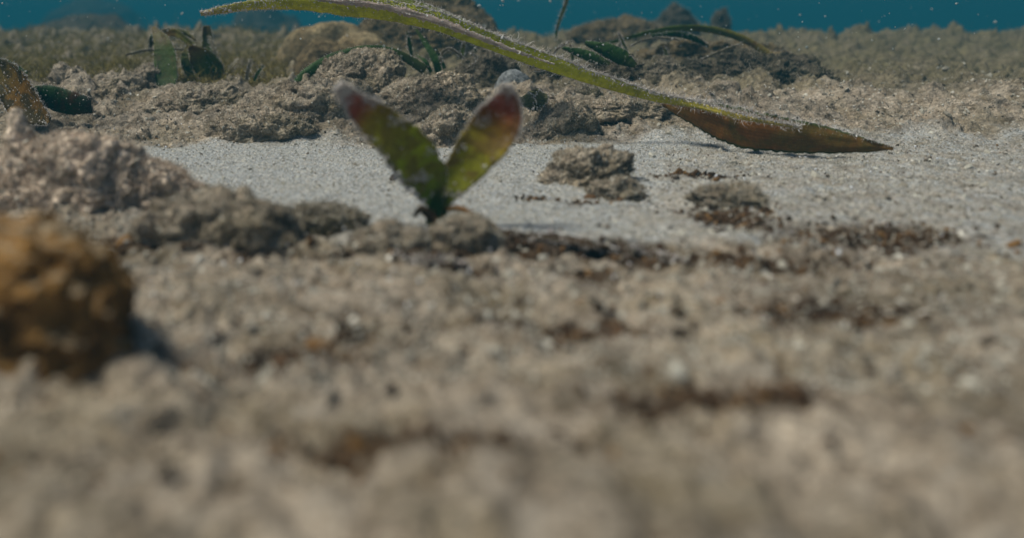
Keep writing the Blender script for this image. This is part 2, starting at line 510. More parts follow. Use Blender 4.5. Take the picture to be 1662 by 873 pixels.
def H(x, y, detail=True, want_mask=False):
    x = np.asarray(x, np.float32); y = np.asarray(y, np.float32)
    p = np.stack([x, y, x * 0], -1)
    z = 1.75 * sstep(36.5, 44.5, y + 2.2 * perlin(p * 0.13, 3) + 1.2 * perlin(p * 0.35, 8)) + 2.05 * sstep(50, 115, y) + 0.5 * sstep(110, 260, y)
    z = z + 0.25 * perlin(p * 0.09, 21)
    far = sstep(60, 200, y)
    z = z + sstep(72, 104, y) * 1.5 * perlin(p * 0.055, 51)
    z = z + far * 3.0 * perlin(p * 0.02, 33) * sstep(90, 300, y) - 13 * sstep(112, 230, y)
    if not detail:
        return z
    m = rough_mask(x, y)
    for (gx, gy, gsx, gsy, gh, gm) in SKIRTS:
        near_ = (np.abs(x - gx) < 3.2 * gsx) & (np.abs(y - gy) < 3.2 * gsy)
        if near_.any():
            w = np.exp(-0.5 * (((x - gx) / gsx) ** 2 + ((y - gy) / gsy) ** 2)) * near_
            z = z + gh * w
            m = np.maximum(m, gm * np.clip(w * 1.6, 0, 1))
    z = z + 0.05 * fbm(p, 0.8, 3, seed=2) + 0.02 * perlin(p * 4.0, 9)
    q = p + 0.6 * np.stack([perlin(p * 0.7, 41), perlin(p * 0.7, 42), x * 0], -1)
    w0, v0 = worley2(q[:, 0] * 0.17, q[:, 1] * 0.17, 2)
    w1, v1 = worley2(q[:, 0] * 0.42, q[:, 1] * 0.42, 3)
    w2, v2 = worley2(q[:, 0] * 1.1, q[:, 1] * 1.1, 4)
    w3, v3 = worley2(q[:, 0] * 2.6, q[:, 1] * 2.6, 5)
    sel = sstep(-0.35, 0.25, perlin(p * 0.3, 77))
    back = sstep(36, 50, y)
    rub = 1.5 * back * (0.5 - w0) * (0.3 + v0) + (0.9 + 0.5 * back) * (0.5 - w1) * (0.35 + v1) * sel + 0.45 * (0.5 - w2) * (0.4 + v2)
    rub = rub + 0.17 * (0.5 - w3) * (0.3 + v3) + 0.55 * fbm(p, 0.7, 4, 0.6, seed=12) - 0.45 * sstep(0.15, 0.8, fbm(p, 0.9, 3, seed=14, ridge=True)) * sel
    z = z + m * rub * (0.8 + 0.35 * back + 0.9 * sstep(70, 110, y) + 1.5 * sstep(110, 200, y))
    return (z, m) if want_mask else z


def build_bed():
    ys = np.concatenate([np.linspace(-60, 4, 40), np.linspace(4.2, 12, 90), np.linspace(12.08, 30, 260), np.linspace(30.05, 62, 560),
                         np.linspace(62.1, 120, 300), np.geomspace(120.5, 2500, 130)])
    s = np.linspace(-1.15, 1.55, 1150)
    X = (s[None, :] * (np.maximum(ys, 0)[:, None] * 0.86 + 9 + 0.6 * np.maximum(-ys, 0)[:, None]))
    Y = np.broadcast_to(ys[:, None], X.shape)
    x, y = X.ravel().astype(np.float32), Y.ravel().astype(np.float32)
    z, m = H(x, y, True, True)
    dk = np.zeros_like(x)
    for (gx, gy, gsx, gsy, am) in DETRITUS:
        dk += am * np.exp(-0.5 * (((x - gx) / gsx) ** 2 + ((y - gy) / gsy) ** 2))
    p = np.stack([x, y, z], -1)
    lod = sstep(300, 100, y)
    amp = (0.06 + 0.26 * m) * lod
    for ax, sd in ((0, 61), (1, 62)):
        p[:, ax] += amp * fbm(p, 1.5, 2, seed=sd)
    p[:, 2] += (0.012 + 0.11 * m) * fbm(p, 3.3, 3, 0.65, seed=64) * lod * (0.4 + 0.6 * sstep(10, 20, y))
    return np_mesh('seabed', p, grid_faces(len(ys), len(s)), M['bed'], attrs={'mud': m, 'detritus': dk, 'cover': sstep(43, 54, y + 3 * perlin(p * 0.2, 90)) * (0.45 + 0.55 * sstep(-8, 4, x))})




def ground(x, y):
    return float(H(np.array([x]), np.array([y]))[0])


# the water between the lens and the far things
t = NT('sea_water')
v = t.n('ShaderNodeVolumePrincipled')
v.inputs['Color'].default_value = (0.019, 0.165, 0.235, 1)
v.inputs['Density'].default_value = 0.0034
v.inputs['Anisotropy'].default_value = 0.0
t.t.links.new(v.outputs[0], t.out.inputs['Volume'])
x0, x1, y0, y1, z0, z1 = -2600, 4200, -80, 2600, -100, 45
hv = [(x, y, z) for x in (x0, x1) for y in (y0, y1) for z in (z0, z1)]
hf = [(0, 1, 3, 2), (4, 6, 7, 5), (0, 4, 5, 1), (2, 3, 7, 6), (0, 2, 6, 4), (1, 5, 7, 3)]
haze = np_mesh('haze', hv, hf, t.m, smooth=False)
tag(haze, 'blue green sea water', kind='stuff')
del haze['label']
haze['label'] = 'blue green sea water fading the far sea bed'


# ------------------------------------------------------------------ rubble clumps and rocks
def ico_sphere(level):
    V = ICO_V.copy(); F = ICO_F.copy()
    for _ in range(level):
        e = np.concatenate([F[:, [0, 1]], F[:, [1, 2]], F[:, [2, 0]]])
        es = np.sort(e, 1)
        u, inv = np.unique(es, axis=0, return_inverse=True)
        inv = inv.ravel()
        mid = unit((V[u[:, 0]] + V[u[:, 1]]) / 2)
        n = len(F); b = len(V)
        a, bb, c = b + inv[:n], b + inv[n:2 * n], b + inv[2 * n:]
        V = np.concatenate([V, mid])
        F = np.concatenate([np.stack([F[:, 0], a, c], 1), np.stack([F[:, 1], bb, a], 1), np.stack([F[:, 2], c, bb], 1), np.stack([a, bb, c], 1)])
    return V, F


ICO = {k: ico_sphere(k) for k in (4, 5, 6)}


CLUMPS = []


def clump(*a, **k):
    CLUMPS.append((a, k))
    px0, px1, ptop, Y = a[3:7]
    dep = a[7] if len(a) > 7 else k.get('depth', 0.8)
    x_ = (P(px0, 221, Y).x + P(px1, 221, Y).x) / 2
    hw = abs(P(px1, 221, Y).x - P(px0, 221, Y).x) / 2
    g0 = float(H(np.array([x_]), np.array([Y]), False)[0])
    hh = P(CX, ptop, Y).z - g0
    if not k.get('smooth') and Y < 80:
        SKIRTS.append((x_, Y, hw * 0.62, max(hw * dep, 0.8) * 0.75, 0.50 * hh, 0.9))


def make_clump(name, label, cat, px0, px1, ptop, Y, depth=0.8, mat='clump', rough=0.30, level=6, fuzz=1400, sink=0.95, seed=0, group=None,
          lean=0.0, freq=1.0, smooth=False, fuzzmat='fuzz', lump=1.0, fuzzlen=0.16, shape=2.0, base=None, crumbn=900):
    """a half-buried lump that spans px0..px1 and reaches up to ptop at depth Y"""
    cx_ = (P(px0, 221, Y).x + P(px1, 221, Y).x) / 2
    a = abs(P(px1, ptop, Y).x - P(px0, ptop, Y).x) / 2
    zt = P(CX, ptop, Y).z
    gz = float(H(np.array([cx_]), np.array([Y]), False)[0]) if base is None else base
    c_ = max((zt - gz), 0.25)
    hz = c_ / (2 - sink) * 1.0
    zc = zt - hz
    V, F = ICO[level]
    q = np.sign(V) * np.abs(V) ** (2.0 / shape)
    q = q / np.maximum(1e-6, (np.abs(q) ** shape).sum(1, keepdims=True) ** (1 / shape))
    n = unit(q)
    s3 = seed * 13.7
    size = (a * hz * a * depth) ** (1 / 3)
    k = freq / size
    wpos = q * np.array([a, a * depth, hz])
    size = (a * hz * a * depth) ** (1 / 3)
    k = freq / size
    bs = n * size
    warp = bs + 0.25 * size * np.stack([perlin(bs * k + s3 + i * 9, seed + i) for i in range(3)], -1)
    d = 0.9 * fbm(bs + s3, 0.75 * k, 3, 0.55, seed=seed)
    if smooth:
        Pp = wpos * (1 + rough * d[:, None] * 0.8)
        Pp = Pp + n * (0.05 * fbm(Pp + s3, 1.6, 4, 0.62, seed=seed + 20))[:, None]
    else:
        d = d + lump * 0.55 * (0.55 - worley3(warp * 1.3 * k + s3, seed)) + 0.22 * fbm(warp + s3, 2.4 * k, 3, 0.6, seed=seed + 9, ridge=True) + 0.05
        Pp = wpos * (1 + 1.35 * rough * d[:, None] / 0.8)
        sz = min(1.0, size * 0.8)
        w2_ = worley3(Pp * 1.25 + s3, seed + 2)
        w3_ = worley3(Pp * 3.0 + s3, seed + 3)
        fine = fbm(Pp + s3, 1.8, 4, 0.62, seed=seed + 20)
        Pp = Pp + n * (sz * (lump * 0.38 * (0.55 - w2_) + 0.16 * (0.5 - w3_) + 0.26 * fine) + 0.08 * fbm(Pp + s3, 6.0, 2, 0.6, seed=seed + 30))[:, None]
        for ax in range(3):
            Pp[:, ax] += 0.16 * min(1, size) * perlin(Pp * 2.4 + s3 + ax * 31, seed + ax)
    Pp[:, 0] += lean * np.clip(Pp[:, 2], 0, None)
    # flatten the foot into the ground a little
    org = (cx_, Y, zc)
    W = Pp + np.array(org)
    body_parent = None
    fz = fuzz > 0
    if fz:
        r = thing(name, label, cat, (cx_, Y, gz), group)
        body = np_mesh('rock_body', W - np.array([cx_, Y, gz]), F, M[mat], r)
    else:
        return tag(np_mesh(name, W, F, M[mat], origin=org), label, cat, group)
    g = np.random.default_rng(seed + 5)
    up = np.where((n[:, 2] > -0.15) & (W[:, 2] > gz - 0.1))[0]
    pick = g.choice(up, min(int(fuzz * 1.7), len(up)), replace=False)
    L = fuzzlen * g.uniform(0.4, 1.5, len(pick))
    D = unit(n[pick] + 0.6 * g.normal(size=(len(pick), 3)) + [0, 0, .2])
    loc = W - np.array([cx_, Y, gz])
    Vf, Ff, tn = filaments(loc[pick] - 0.02 * n[pick], D, L, 0.014 * g.uniform(.6, 1.6, len(pick)), 3, 0.55, seed=seed)
    np_mesh('algae_fuzz', Vf, Ff, M[fuzzmat], r, attrs={'tone': tn})
    if crumbn:
        top = np.where((n[:, 2] > 0.0) & (W[:, 2] > gz))[0]
        pk = g.choice(top, min(crumbn, len(top)), replace=False)
        Vc, Fc, tc = crumbs(loc[pk] + 0.01 * n[pk], 0.022 * g.lognormal(0, 0.45, len(pk)), seed)
        np_mesh('silt_crumbs', Vc, Fc, M['crumb'], r, smooth=False, attrs={'tone': tc})
    return r


CG = 'silt covered rubble lumps on the sea bed'
clump('rubble_mound', 'tallest rounded rubble mound, behind and above the left seedling leaf tip', 'rubble', 508, 662, 90, 44, 0.7, rough=0.25, fuzz=2600, crumbn=4000, seed=1, group=CG, shape=2.2, base=1.2)
clump('rubble_mound', 'broad sloping silt shoulder under the tallest mound, left of the seedling tip', 'rubble', 400, 640, 136, 41, 0.6, rough=0.26, fuzz=2200, crumbn=4200, seed=2, group=CG, base=0.0)
clump('rubble_mound', 'brownish crumbly ledge between the two seedling leaves', 'rubble', 610, 800, 128, 41.5, 0.5, rough=0.34, fuzz=2600, crumbn=3800, seed=3, group=CG, base=0.3)
clump('rubble_lump', 'small dark crumbly lump on the sand between the seedling leaves', 'rubble', 690, 778, 182, 37.5, 0.7, mat='clump', rough=0.36, fuzz=1200, crumbn=1600, seed=4, group=CG)
clump('rubble_lump', 'dark pitted lump left of the mounds, above the flat one', 'rubble', 272, 408, 140, 43, 0.7, rough=0.36, fuzz=1800, crumbn=2000, seed=5, group=CG, base=0.9)
clump('rubble_lump', 'flat speckled rubble patch at the back edge of the pale sand', 'rubble', 352, 512, 184, 38.2, 0.6, rough=0.36, fuzz=1900, crumbn=2200, seed=6, group=CG)
clump('rubble_lump', 'low fuzzy lump right of the right seedling leaf', 'rubble', 862, 968, 172, 39, 0.7, rough=0.34, fuzz=1600, crumbn=1800, seed=7, group=CG)
clump('rubble_lump', 'fuzzy pale lump under the lower end of the arching blade', 'rubble', 945, 1085, 160, 42, 0.6, rough=0.34, fuzz=1600, crumbn=1500, seed=8, group=CG)
clump('rubble_lump', 'round fuzzy knob in front of the pointed green blade', 'rubble', 222, 275, 104, 50, 0.9, rough=0.3, level=5, fuzz=1000, crumbn=900, seed=9, group=CG, base=1.6)
clump('rubble_lump', 'greyish knob beside the dark green blade at left', 'rubble', 84, 150, 112, 46, 0.9, rough=0.34, level=5, fuzz=1000, crumbn=700, seed=10, group=CG, base=1.4)
clump('rubble_lump', 'crumbly heap between the left blades and the round knob', 'rubble', 150, 246, 126, 46, 0.8, rough=0.36, level=5, fuzz=1200, crumbn=1000, seed=11, group=CG, base=1.4)
clump('rubble_lump', 'dark crumbly mound standing alone on the sand at right', 'rubble', 884, 1008, 250, 28, 0.7, rough=0.46, freq=1.6, mat='clump', fuzz=1500, crumbn=1800, seed=12, group=CG, lean=0.5)
clump('rubble_lump', 'low scatter of dark rubble in front of the lone mound', 'rubble', 968, 1040, 293, 25.8, 0.9, mat='clump', rough=0.5, freq=1.6, level=5, fuzz=500, crumbn=900, seed=13, group=CG)
clump('rubble_lump', 'blurred dark rubble at the right edge of the sand', 'rubble', 1140, 1235, 306, 24.5, 0.8, mat='clump', rough=0.5, freq=1.8, fuzz=1200, crumbn=1200, seed=14, group=CG)
clump('coral_rubble', 'large warm pinkish blurred rubble heap in the left foreground', 'rubble', -10, 215, 238, 24.0, 0.6, mat='warm', rough=0.42, fuzz=3500, crumbn=2500, seed=15, group=CG, freq=1.3, lump=0.4, fuzzlen=.22, fuzzmat='warmfuzz')
clump('coral_rubble', 'lower pinkish shoulder on the right side of the warm heap', 'rubble', 150, 305, 268, 24.6, 0.7, mat='warm', rough=0.44, fuzz=2200, crumbn=1500, seed=36, group=CG, freq=1.3, lump=0.4, fuzzlen=.22, fuzzmat='warmfuzz')
clump('coral_rubble', 'small pale knob on top of the pink rubble heap', 'rubble', 10, 60, 196, 24.6, 0.9, mat='warm', rough=0.3, level=5, fuzz=300, crumbn=200, seed=16, group=CG, base=0.9)
clump('rubble_lump', 'blurred brown clump right of the brown foreground rock', 'rubble', 246, 468, 322, 20.2, 0.45, mat='clump', rough=0.42, fuzz=1500, crumbn=1600, seed=17, group=CG, freq=1.3)
clump('rubble_lump', 'small brown clump left of the seedling base', 'rubble', 478, 582, 338, 21.5, 0.6, mat='dark', rough=0.45, level=5, fuzz=900, crumbn=900, seed=18, group=CG, freq=1.4)
clump('foreground_rock', 'big blurred golden brown rock in the lower left foreground', 'rock', -190, 182, 372, 12.6, 0.6, mat='brown', rough=0.22, fuzz=0, seed=19, shape=2.4, freq=1.2, lump=0.12)
clump('rubble_lump', 'silty lump at the foot of the seedling, in front of its stem', 'rubble', 580, 700, 366, 19.0, 0.6, mat='clump', rough=0.38, level=5, fuzz=500, crumbn=700, seed=20, group=CG, freq=1.3)
clump('rubble_lump', 'silty lump just right of the seedling stem', 'rubble', 706, 812, 352, 20.0, 0.6, mat='clump', rough=0.36, level=5, fuzz=500, crumbn=700, seed=21, group=CG, freq=1.3)
# behind
clump('sponge', 'large smooth tan sponge under the arching blade', 'sponge', 446, 620, 34, 68, 0.5, mat='tan', rough=0.6, fuzz=0, seed=22, smooth=True, base=1.2, shape=2.6, freq=1.2)
clump('sponge', 'brown smooth lobe low in front of the large tan sponge', 'sponge', 472, 590, 66, 60, 0.6, mat='umber', rough=0.55, fuzz=0, seed=37, smooth=True, base=1.2, freq=1.4)
clump('sponge', 'pale tan lobe right of the brown one, above the tallest mound', 'sponge', 530, 655, 50, 64, 0.6, mat='tan', rough=0.6, fuzz=0, seed=38, smooth=True, base=1.2, freq=1.3)
clump('boulder', 'wide murky brown boulder behind the arching blade', 'rock', 560, 830, 28, 74, 0.4, mat='umber', rough=0.3, fuzz=3500, crumbn=0, seed=23, base=1.6, fuzzlen=.5, freq=1.3)
clump('rubble_lump', 'dark overgrown lump behind the brown ledge, right of the green tuft', 'rubble', 735, 840, 92, 52, 0.6, mat='dark', rough=0.42, fuzz=2200, crumbn=500, seed=39, group=CG, fuzzlen=.35, base=1.3)
clump('rubble_lump', 'dark overgrown lump between the blue grey stone and the dark green blades', 'rubble', 850, 930, 96, 50, 0.6, mat='black', rough=0.42, fuzz=1600, crumbn=400, seed=40, group=CG, fuzzlen=.3, base=1.3)
clump('rubble_lump', 'dark lump under the very dark blade above the arching blade', 'rubble', 940, 1045, 104, 49, 0.5, mat='black', rough=0.42, fuzz=1800, crumbn=400, seed=41, group=CG, fuzzlen=.3, base=1.3)
clump('boulder', 'high brown boulder at the top edge above the arching blade', 'rock', 640, 778, -22, 84, 0.4, mat='umber', rough=0.36, freq=1.4, fuzz=2500, crumbn=0, seed=24, base=3.5)
clump('boulder', 'dark blue green mound behind the left end of the arching blade', 'rock', 385, 492, 14, 260, 0.6, mat='black', rough=0.35, fuzz=700, crumbn=0, seed=25, fuzzlen=.6)
clump('boulder', 'faded hill shaped mound far off in the upper left', 'rock', 85, 232, 10, 480, 0.6, mat='black', rough=0.3, fuzz=0, seed=26)
clump('boulder', 'low dark ridge behind the olive turf at left', 'rock', 40, 262, 33, 170, 0.5, mat='black', rough=0.4, fuzz=500, crumbn=0, seed=27, fuzzlen=.6)
clump('boulder', 'pointed dark knob on the right skyline', 'rock', 1052, 1116, 10, 105, 0.7, mat='black', rough=0.36, fuzz=1200, crumbn=0, seed=28, fuzzlen=.5, shape=1.7)
clump('boulder', 'small squarish knob at the far right of the skyline', 'rock', 1143, 1176, 21, 105, 0.7, mat='black', rough=0.3, level=5, fuzz=600, crumbn=0, seed=29, fuzzlen=.4)
clump('boulder', 'fuzzy low rubble bank on the right skyline', 'rock', 925, 1075, 36, 90, 0.6, mat='umber', rough=0.4, fuzz=1800, crumbn=900, seed=30, fuzzlen=.5)
clump('boulder', 'shaggy brown rubble bank in the middle right', 'rock', 1000, 1270, 76, 62, 0.4, mat='umber', rough=0.5, freq=1.8, fuzz=3500, crumbn=1200, seed=31, fuzzlen=.45, base=1.5)
clump('boulder', 'dark shadowy rock at the right under the shaggy bank', 'rock', 1085, 1330, 100, 52, 0.35, mat='black', rough=0.5, freq=1.6, fuzz=1600, crumbn=500, seed=32, fuzzlen=.4, base=1.0)  # black body colour paints in the shadow below the bank
clump('boulder', 'rounded grey brown rock behind the arching blade at right', 'rock', 1015, 1125, 108, 49, 0.6, mat='dark', rough=0.34, fuzz=1200, crumbn=900, seed=33, base=1.3)
clump('stone', 'smooth blue grey stone right of the right seedling leaf', 'stone', 800, 866, 114, 47, 0.8, mat='grey', rough=0.36, freq=1.3, level=5, fuzz=0, seed=34, smooth=True, base=1.5)
clump('rubble_lump', 'two toned lump under the middle of the arching blade', 'rubble', 905, 985, 142, 45, 0.7, mat='dark', rough=0.34, level=5, fuzz=900, crumbn=600, seed=35, group=CG, base=1.3)

def dhollow(px, py, wpx_, dpt, am=1.0, h=-0.3, Y=None):
    """a hollow filled with dark plant detritus"""
    Y = Y or 5.8 / math.tan(PITCH + math.atan((py - CY) / FPX))
    c = P(px, py, Y)
    DETRITUS.append((c.x, Y, wpx_ / FPX * Y / 2, dpt, am))
    if h: SKIRTS.append((c.x, Y, wpx_ / FPX * Y / 2, dpt, h, 0.7))


for a in [(905, 393, 190, .42, 3.4, -.8), (835, 384, 90, .45, 3.0, -.6), (1000, 402, 90, .3, 1.2, -.2), (1075, 412, 60, .3, 1.1, -.1), (700, 392, 60, .35, 1.3, -.25),
          (660, 425, 40, .3, 1.0, -.1), (720, 432, 110, .35, 1.0, 0), (340, 388, 200, .4, 1.3, -.2), (180, 392, 60, .5, 1.0, -.1), (540, 408, 60, .25, 1.0, 0),
          (300, 378, 60, .3, 1.1, 0), (950, 440, 90, .3, .9, -.1), (1180, 350, 80, .8, 1.1, -.1), (640, 405, 40, .25, 1.0, 0), (430, 408, 80, .3, .8, 0),
          (1010, 322, 60, .25, .5, 0), (940, 326, 40, .25, .5, 0), (1140, 285, 80, .35, .9, 0), (870, 318, 40, .25, .7, 0), (1230, 420, 160, .5, .9, -.1),
          (1420, 380, 200, .9, .9, -.2), (1350, 500, 200, .5, 1.0, -.2), (900, 520, 240, .4, .9, -.2), (480, 560, 260, .4, .9, -.2), (1150, 640, 300, .4, .8, -.1), (650, 700, 300, .3, .8, -.1)]:
    dhollow(*a)
bed = tag(build_bed(), kind='structure')
bed['label'] = 'pale sandy sea bed with silty rubble'
for a, k in CLUMPS:
    make_clump(*a, **k)

# ------------------------------------------------------------------ blades of seagrass
def blade(name, pts, widths, side, mat, parent=None, n=120, nv=13, thick=0.03, wave=0.04, camber=0.12, ragged=0.0, seed=0, twist=None, origin=None):
    """a strap leaf along pts; side = direction(s) across the blade"""
    C_ = catmull(pts, n)
    W = lerp_list(widths, n)
    T = unit(np.gradient(C_, axis=0))
    side = np.array(side, np.float32)
    if side.ndim == 1:
        side = np.broadcast_to(side, (n, 3))
    else:
        side = np.stack([lerp_list(list(side[:, k]), n) for k in range(3)], -1)
    S = unit(side - (side * T).sum(1, keepdims=True) * T)
    N = np.cross(T, S)
    v = np.linspace(-1, 1, nv)
    u = np.linspace(0, 1, n)
    g = np.random.default_rng(seed + 100)
    top = []
    noise_p = np.stack([np.repeat(u, nv) * 14 + seed, np.tile(v, n) * 1.5, np.zeros(n * nv)], -1)
    w1 = perlin(noise_p, seed).reshape(n, nv)
    e1 = perlin(noise_p * np.array([4.5, 1, 1]) + 5, seed + 3).reshape(n, nv)
    half = W[:, None] / 2 * v[None, :] * (1 + ragged * e1 * np.abs(v)[None, :] ** 3)
    off = camber * W[:, None] * (1 - v[None, :] ** 2) + wave * (w1 * (0.4 + np.abs(v)[None, :]))
    mid = C_[:, None, :] + half[..., None] * S[:, None, :] + off[..., None] * N[:, None, :]
    th = (thick * (1 - 0.8 * v[None, :] ** 6) * np.minimum(1, W[:, None] / 0.2))[..., None] / 2
    A = mid + th * N[:, None, :]
    B = mid - th * N[:, None, :]
    ring = np.concatenate([A, B[:, ::-1]], 1)       # closed ring
    V = ring.reshape(-1, 3)
    nr = 2 * nv
    F = grid_faces(n, nr, True)
    cap = []
    for base, flip in ((0, False), ((n - 1) * nr, True)):
        for j in range(nv - 1):
            q = [base + j, base + j + 1, base + nr - 2 - j, base + nr - 1 - j]
            cap.append(q if flip else q[::-1])
    F = np.concatenate([F, np.array(cap)])
    al = np.repeat(u, nr)
    ac = np.tile(np.concatenate([(v + 1) / 2, ((v + 1) / 2)[::-1]]), n)
    o = np_mesh(name, V, F, M[mat], parent, attrs={'along': al, 'across': ac}, origin=origin)
    return o, dict(mid=mid - (np.array(origin) if origin is not None else 0), N=N, S=S, T=T, W=W, u=u, v=v, org=origin)


def on_blade(info, k, g, edge=False, u0=0, u1=1, vmin=-1, vmax=1):
    n, nv = info['mid'].shape[:2]
    i = g.integers(int(u0 * (n - 1)), max(int(u1 * (n - 1)), int(u0 * (n - 1)) + 1), k)
    if edge:
        j = np.where(g.random(k) < (0.5 if edge is True else (edge + 1) / 2), nv - 1, 0)
    else:
        j = g.integers(int((vmin + 1) / 2 * (nv - 1)), int((vmax + 1) / 2 * (nv - 1)) + 1, k)
    fr = g.random(k)[:, None]
    i2 = np.minimum(i + 1, n - 1)
    p = info['mid'][i, j] * (1 - fr) + info['mid'][i2, j] * fr
    return p, i, j


def crust(parent, info, k, size, seed, mat='pale', off=0.02, org=None, sgn=None, **kw):
    g = np.random.default_rng(seed)
    p, i, j = on_blade(info, k, g, **kw)
    nn = info['N'][i] * (g.choice([-1, 1], k) if sgn is None else sgn)[:, None] if sgn is None else info['N'][i] * sgn
    p = p + nn * off + info['S'][i] * g.normal(0, 0.02, k)[:, None]
    V, F, tn = crumbs(p, size * g.lognormal(0, 0.5, k), seed)
    return np_mesh('epiphyte_crust', V, F, M[mat], parent, smooth=False, attrs={'tone': tn})


def silt_patches(parent, info, k, size, seed, thr):
    g = np.random.default_rng(seed)
    p, i, j = on_blade(info, k, g, u0=.12, u1=.92)
    sg = g.choice([-1, 1], k)[:, None]
    keep = perlin(p * 1.7 + seed, seed) + 0.3 * perlin(p * 6, seed + 1) > thr
    p = (p + info['N'][i] * sg * 0.02 + info['S'][i] * g.normal(0, 0.03, k)[:, None])[keep]
    V, F, tn = crumbs(p, size * g.lognormal(0, 0.4, len(p)), seed)
    return np_mesh('epiphyte_crust', V, F, M['pale'], parent, smooth=False, attrs={'tone': tn})


def hairs(parent, info, k, L, r, seed, mat='pale', name='epiphyte_hairs', **kw):
    g = np.random.default_rng(seed)
    p, i, j = on_blade(info, k, g, **kw)
    nv = info['mid'].shape[1]
    sg = np.where(j > nv / 2, 1, -1)[:, None]
    D = info['S'][i] * sg + 0.6 * info['N'][i] * g.choice([-1, 1], k)[:, None] + 0.7 * g.normal(size=(k, 3))
    V, F, tn = filaments(p, D, L * g.uniform(.3, 1.5, k), r, 4, 0.45, seed=seed)
    return np_mesh(name, V, F, M[mat], parent, attrs={'tone': tn})


def local(pts, o):
    return [np.array(p) - np.array(o) for p in pts]


# the seedling in the middle
D0 = 21.5
b0 = P(706, 362, D0)
b0.z = min(b0.z, ground(b0.x, b0.y) + 0.05)
sd = thing('seagrass_seedling', 'two leaved seagrass seedling standing in the middle of the sand', 'seedling', b0)
def L_(px, py, Y): return np.array(P(px, py, Y)) - np.array(b0)
lpts = [L_(708, 352, D0), L_(703, 320, D0 - .05), L_(690, 285, D0 - .15), L_(660, 243, D0 - .3), L_(620, 205, D0 - .4), L_(585, 176, D0 - .45), L_(549, 140, D0 - .5)]
wpx = lambda ws: [w / FPX * D0 for w in ws]
o, inf = blade('leaf', lpts, wpx([12, 24, 50, 72, 80, 77, 70, 62, 48, 30, 8]), (0.78, 0.2, 0.55), 'seedling', sd, 140, 17, 0.035, 0.05, 0.10, 0.14, seed=1)
tag(o, 'green left leaf with a red brown tip and white fuzz')
crust(o, inf, 600, 0.022, 2, u0=0.93)
crust(o, inf, 120, 0.018, 9, u0=0.78, vmin=0.2, vmax=1)
silt_patches(o, inf, 7000, 0.018, 200, 0.22)
crust(o, inf, 90, 0.016, 3, u0=0.1, u1=0.9)
crust(o, inf, 300, 0.022, 4, u0=0.15, u1=0.62, vmin=-1, vmax=-0.85)
hairs(o, inf, 1500, 0.17, 0.007, 5, u0=0.93)
hairs(o, inf, 700, 0.13, 0.006, 7, edge=True, u0=0.75)
hairs(o, inf, 700, 0.06, 0.005, 6, edge=True, u0=0.1, u1=0.9)
rpts = [L_(712, 352, D0 + .1), L_(722, 325, D0 + .1), L_(740, 292, D0 + .1), L_(772, 248, D0), L_(800, 212, D0 - .05), L_(818, 175, D0 - .1), L_(823, 138, D0 - .15)]
o, inf = blade('leaf', rpts, wpx([8, 15, 30, 48, 62, 73, 79, 78, 66, 40, 8]), (0.85, -0.2, 0.5), 'seedling_brown', sd, 140, 17, 0.035, 0.05, 0.10, 0.14, seed=2)
tag(o, 'browner right leaf with a dark red tip')
crust(o, inf, 260, 0.020, 12, u0=0.93)
crust(o, inf, 100, 0.016, 19, u0=0.75)
silt_patches(o, inf, 5000, 0.017, 230, 0.27)
crust(o, inf, 90, 0.016, 13, u0=0.2, u1=0.9)
hairs(o, inf, 700, 0.13, 0.007, 15, u0=0.94)
hairs(o, inf, 700, 0.12, 0.006, 17, edge=True, u0=0.7)
hairs(o, inf, 900, 0.08, 0.005, 16, edge=True, u0=0.1)
o, _ = blade('stem', [L_(703, 372, D0), L_(704, 352, D0 - .02), L_(708, 325, D0 - .1), L_(712, 308, D0 - .1)], wpx([22, 26, 20, 8]), (1, 0, 0), 'green', sd, 40, 9, 0.12, 0.01, 0.3, 0.1, seed=3)
o, _ = blade('bud_leaf', [L_(716, 352, D0 + .1), L_(724, 330, D0 + .1), L_(738, 310, D0 + .1)], wpx([14, 18, 4]), (1, 0, 0.3), 'green', sd, 40, 9, 0.05, 0.01, 0.2, 0.1, seed=4)
rp = [L_(672, 352, D0 - .3), L_(684, 340, D0 - .35), L_(700, 352, D0 - .3), L_(712, 362, D0 - .4)]
o, _ = blade('seed_husk', rp, wpx([5, 14, 17, 6]), (0.3, 0.2, 0.9), 'husk', sd, 40, 9, 0.1, 0.03, 0.3, 0.2, seed=5)
rt = [L_(726, 340, D0), L_(745, 338, D0 - .2), L_(768, 348, D0 - .4), L_(795, 362, D0 - .6), L_(806, 372, D0 - .7)]
o, _ = blade('root', rt, wpx([8, 10, 9, 9, 6]), (0.2, 0.5, 0.8), 'rust', sd, 50, 7, 0.1, 0.03, 0.2, 0.2, seed=6)


# the long arching blade across the top
AY = [40, 40, 40, 39.5, 39, 38.5, 38, 37.6, 37.3, 37.1, 37]
ap = [(326, 23), (372, 15), (430, 7), (500, 4), (575, 11), (640, 20), (710, 36), (790, 66), (880, 99), (970, 130), (1055, 156), (1125, 170), (1205, 190), (1300, 208)]
apts = [P(px, py, (AY[:10] + [36.9, 36.0, 34.3, 33.0])[i]) for i, (px, py) in enumerate(ap)]
ab = thing('seagrass', 'long bright green blade arching across the top with a pale crusted edge', 'seagrass', apts[-1])
loc = local(apts, apts[-1])
wp = lambda ws, Y: [w / FPX * Y for w in ws]
sides = [(0, -.35, 1), (0, -.3, 1), (0.1, -.4, 1), (.15, -.4, 1), (.25, -.5, 1), (.3, -.4, 1)]
o, inf = blade('blade', loc, wp([7, 14, 18, 28, 38, 36, 34, 31, 28, 25, 20, 15, 11, 9, 4], 38), sides, 'arch', ab, 320, 15, 0.05, 0.06, 0.12, 0.12, seed=11)
crust(o, inf, 3800, 0.015, 21, u0=0.0, u1=1.0)
crust(o, inf, 2600, 0.021, 22, u0=0.3, u1=1.0, vmin=0.7, vmax=1.0)
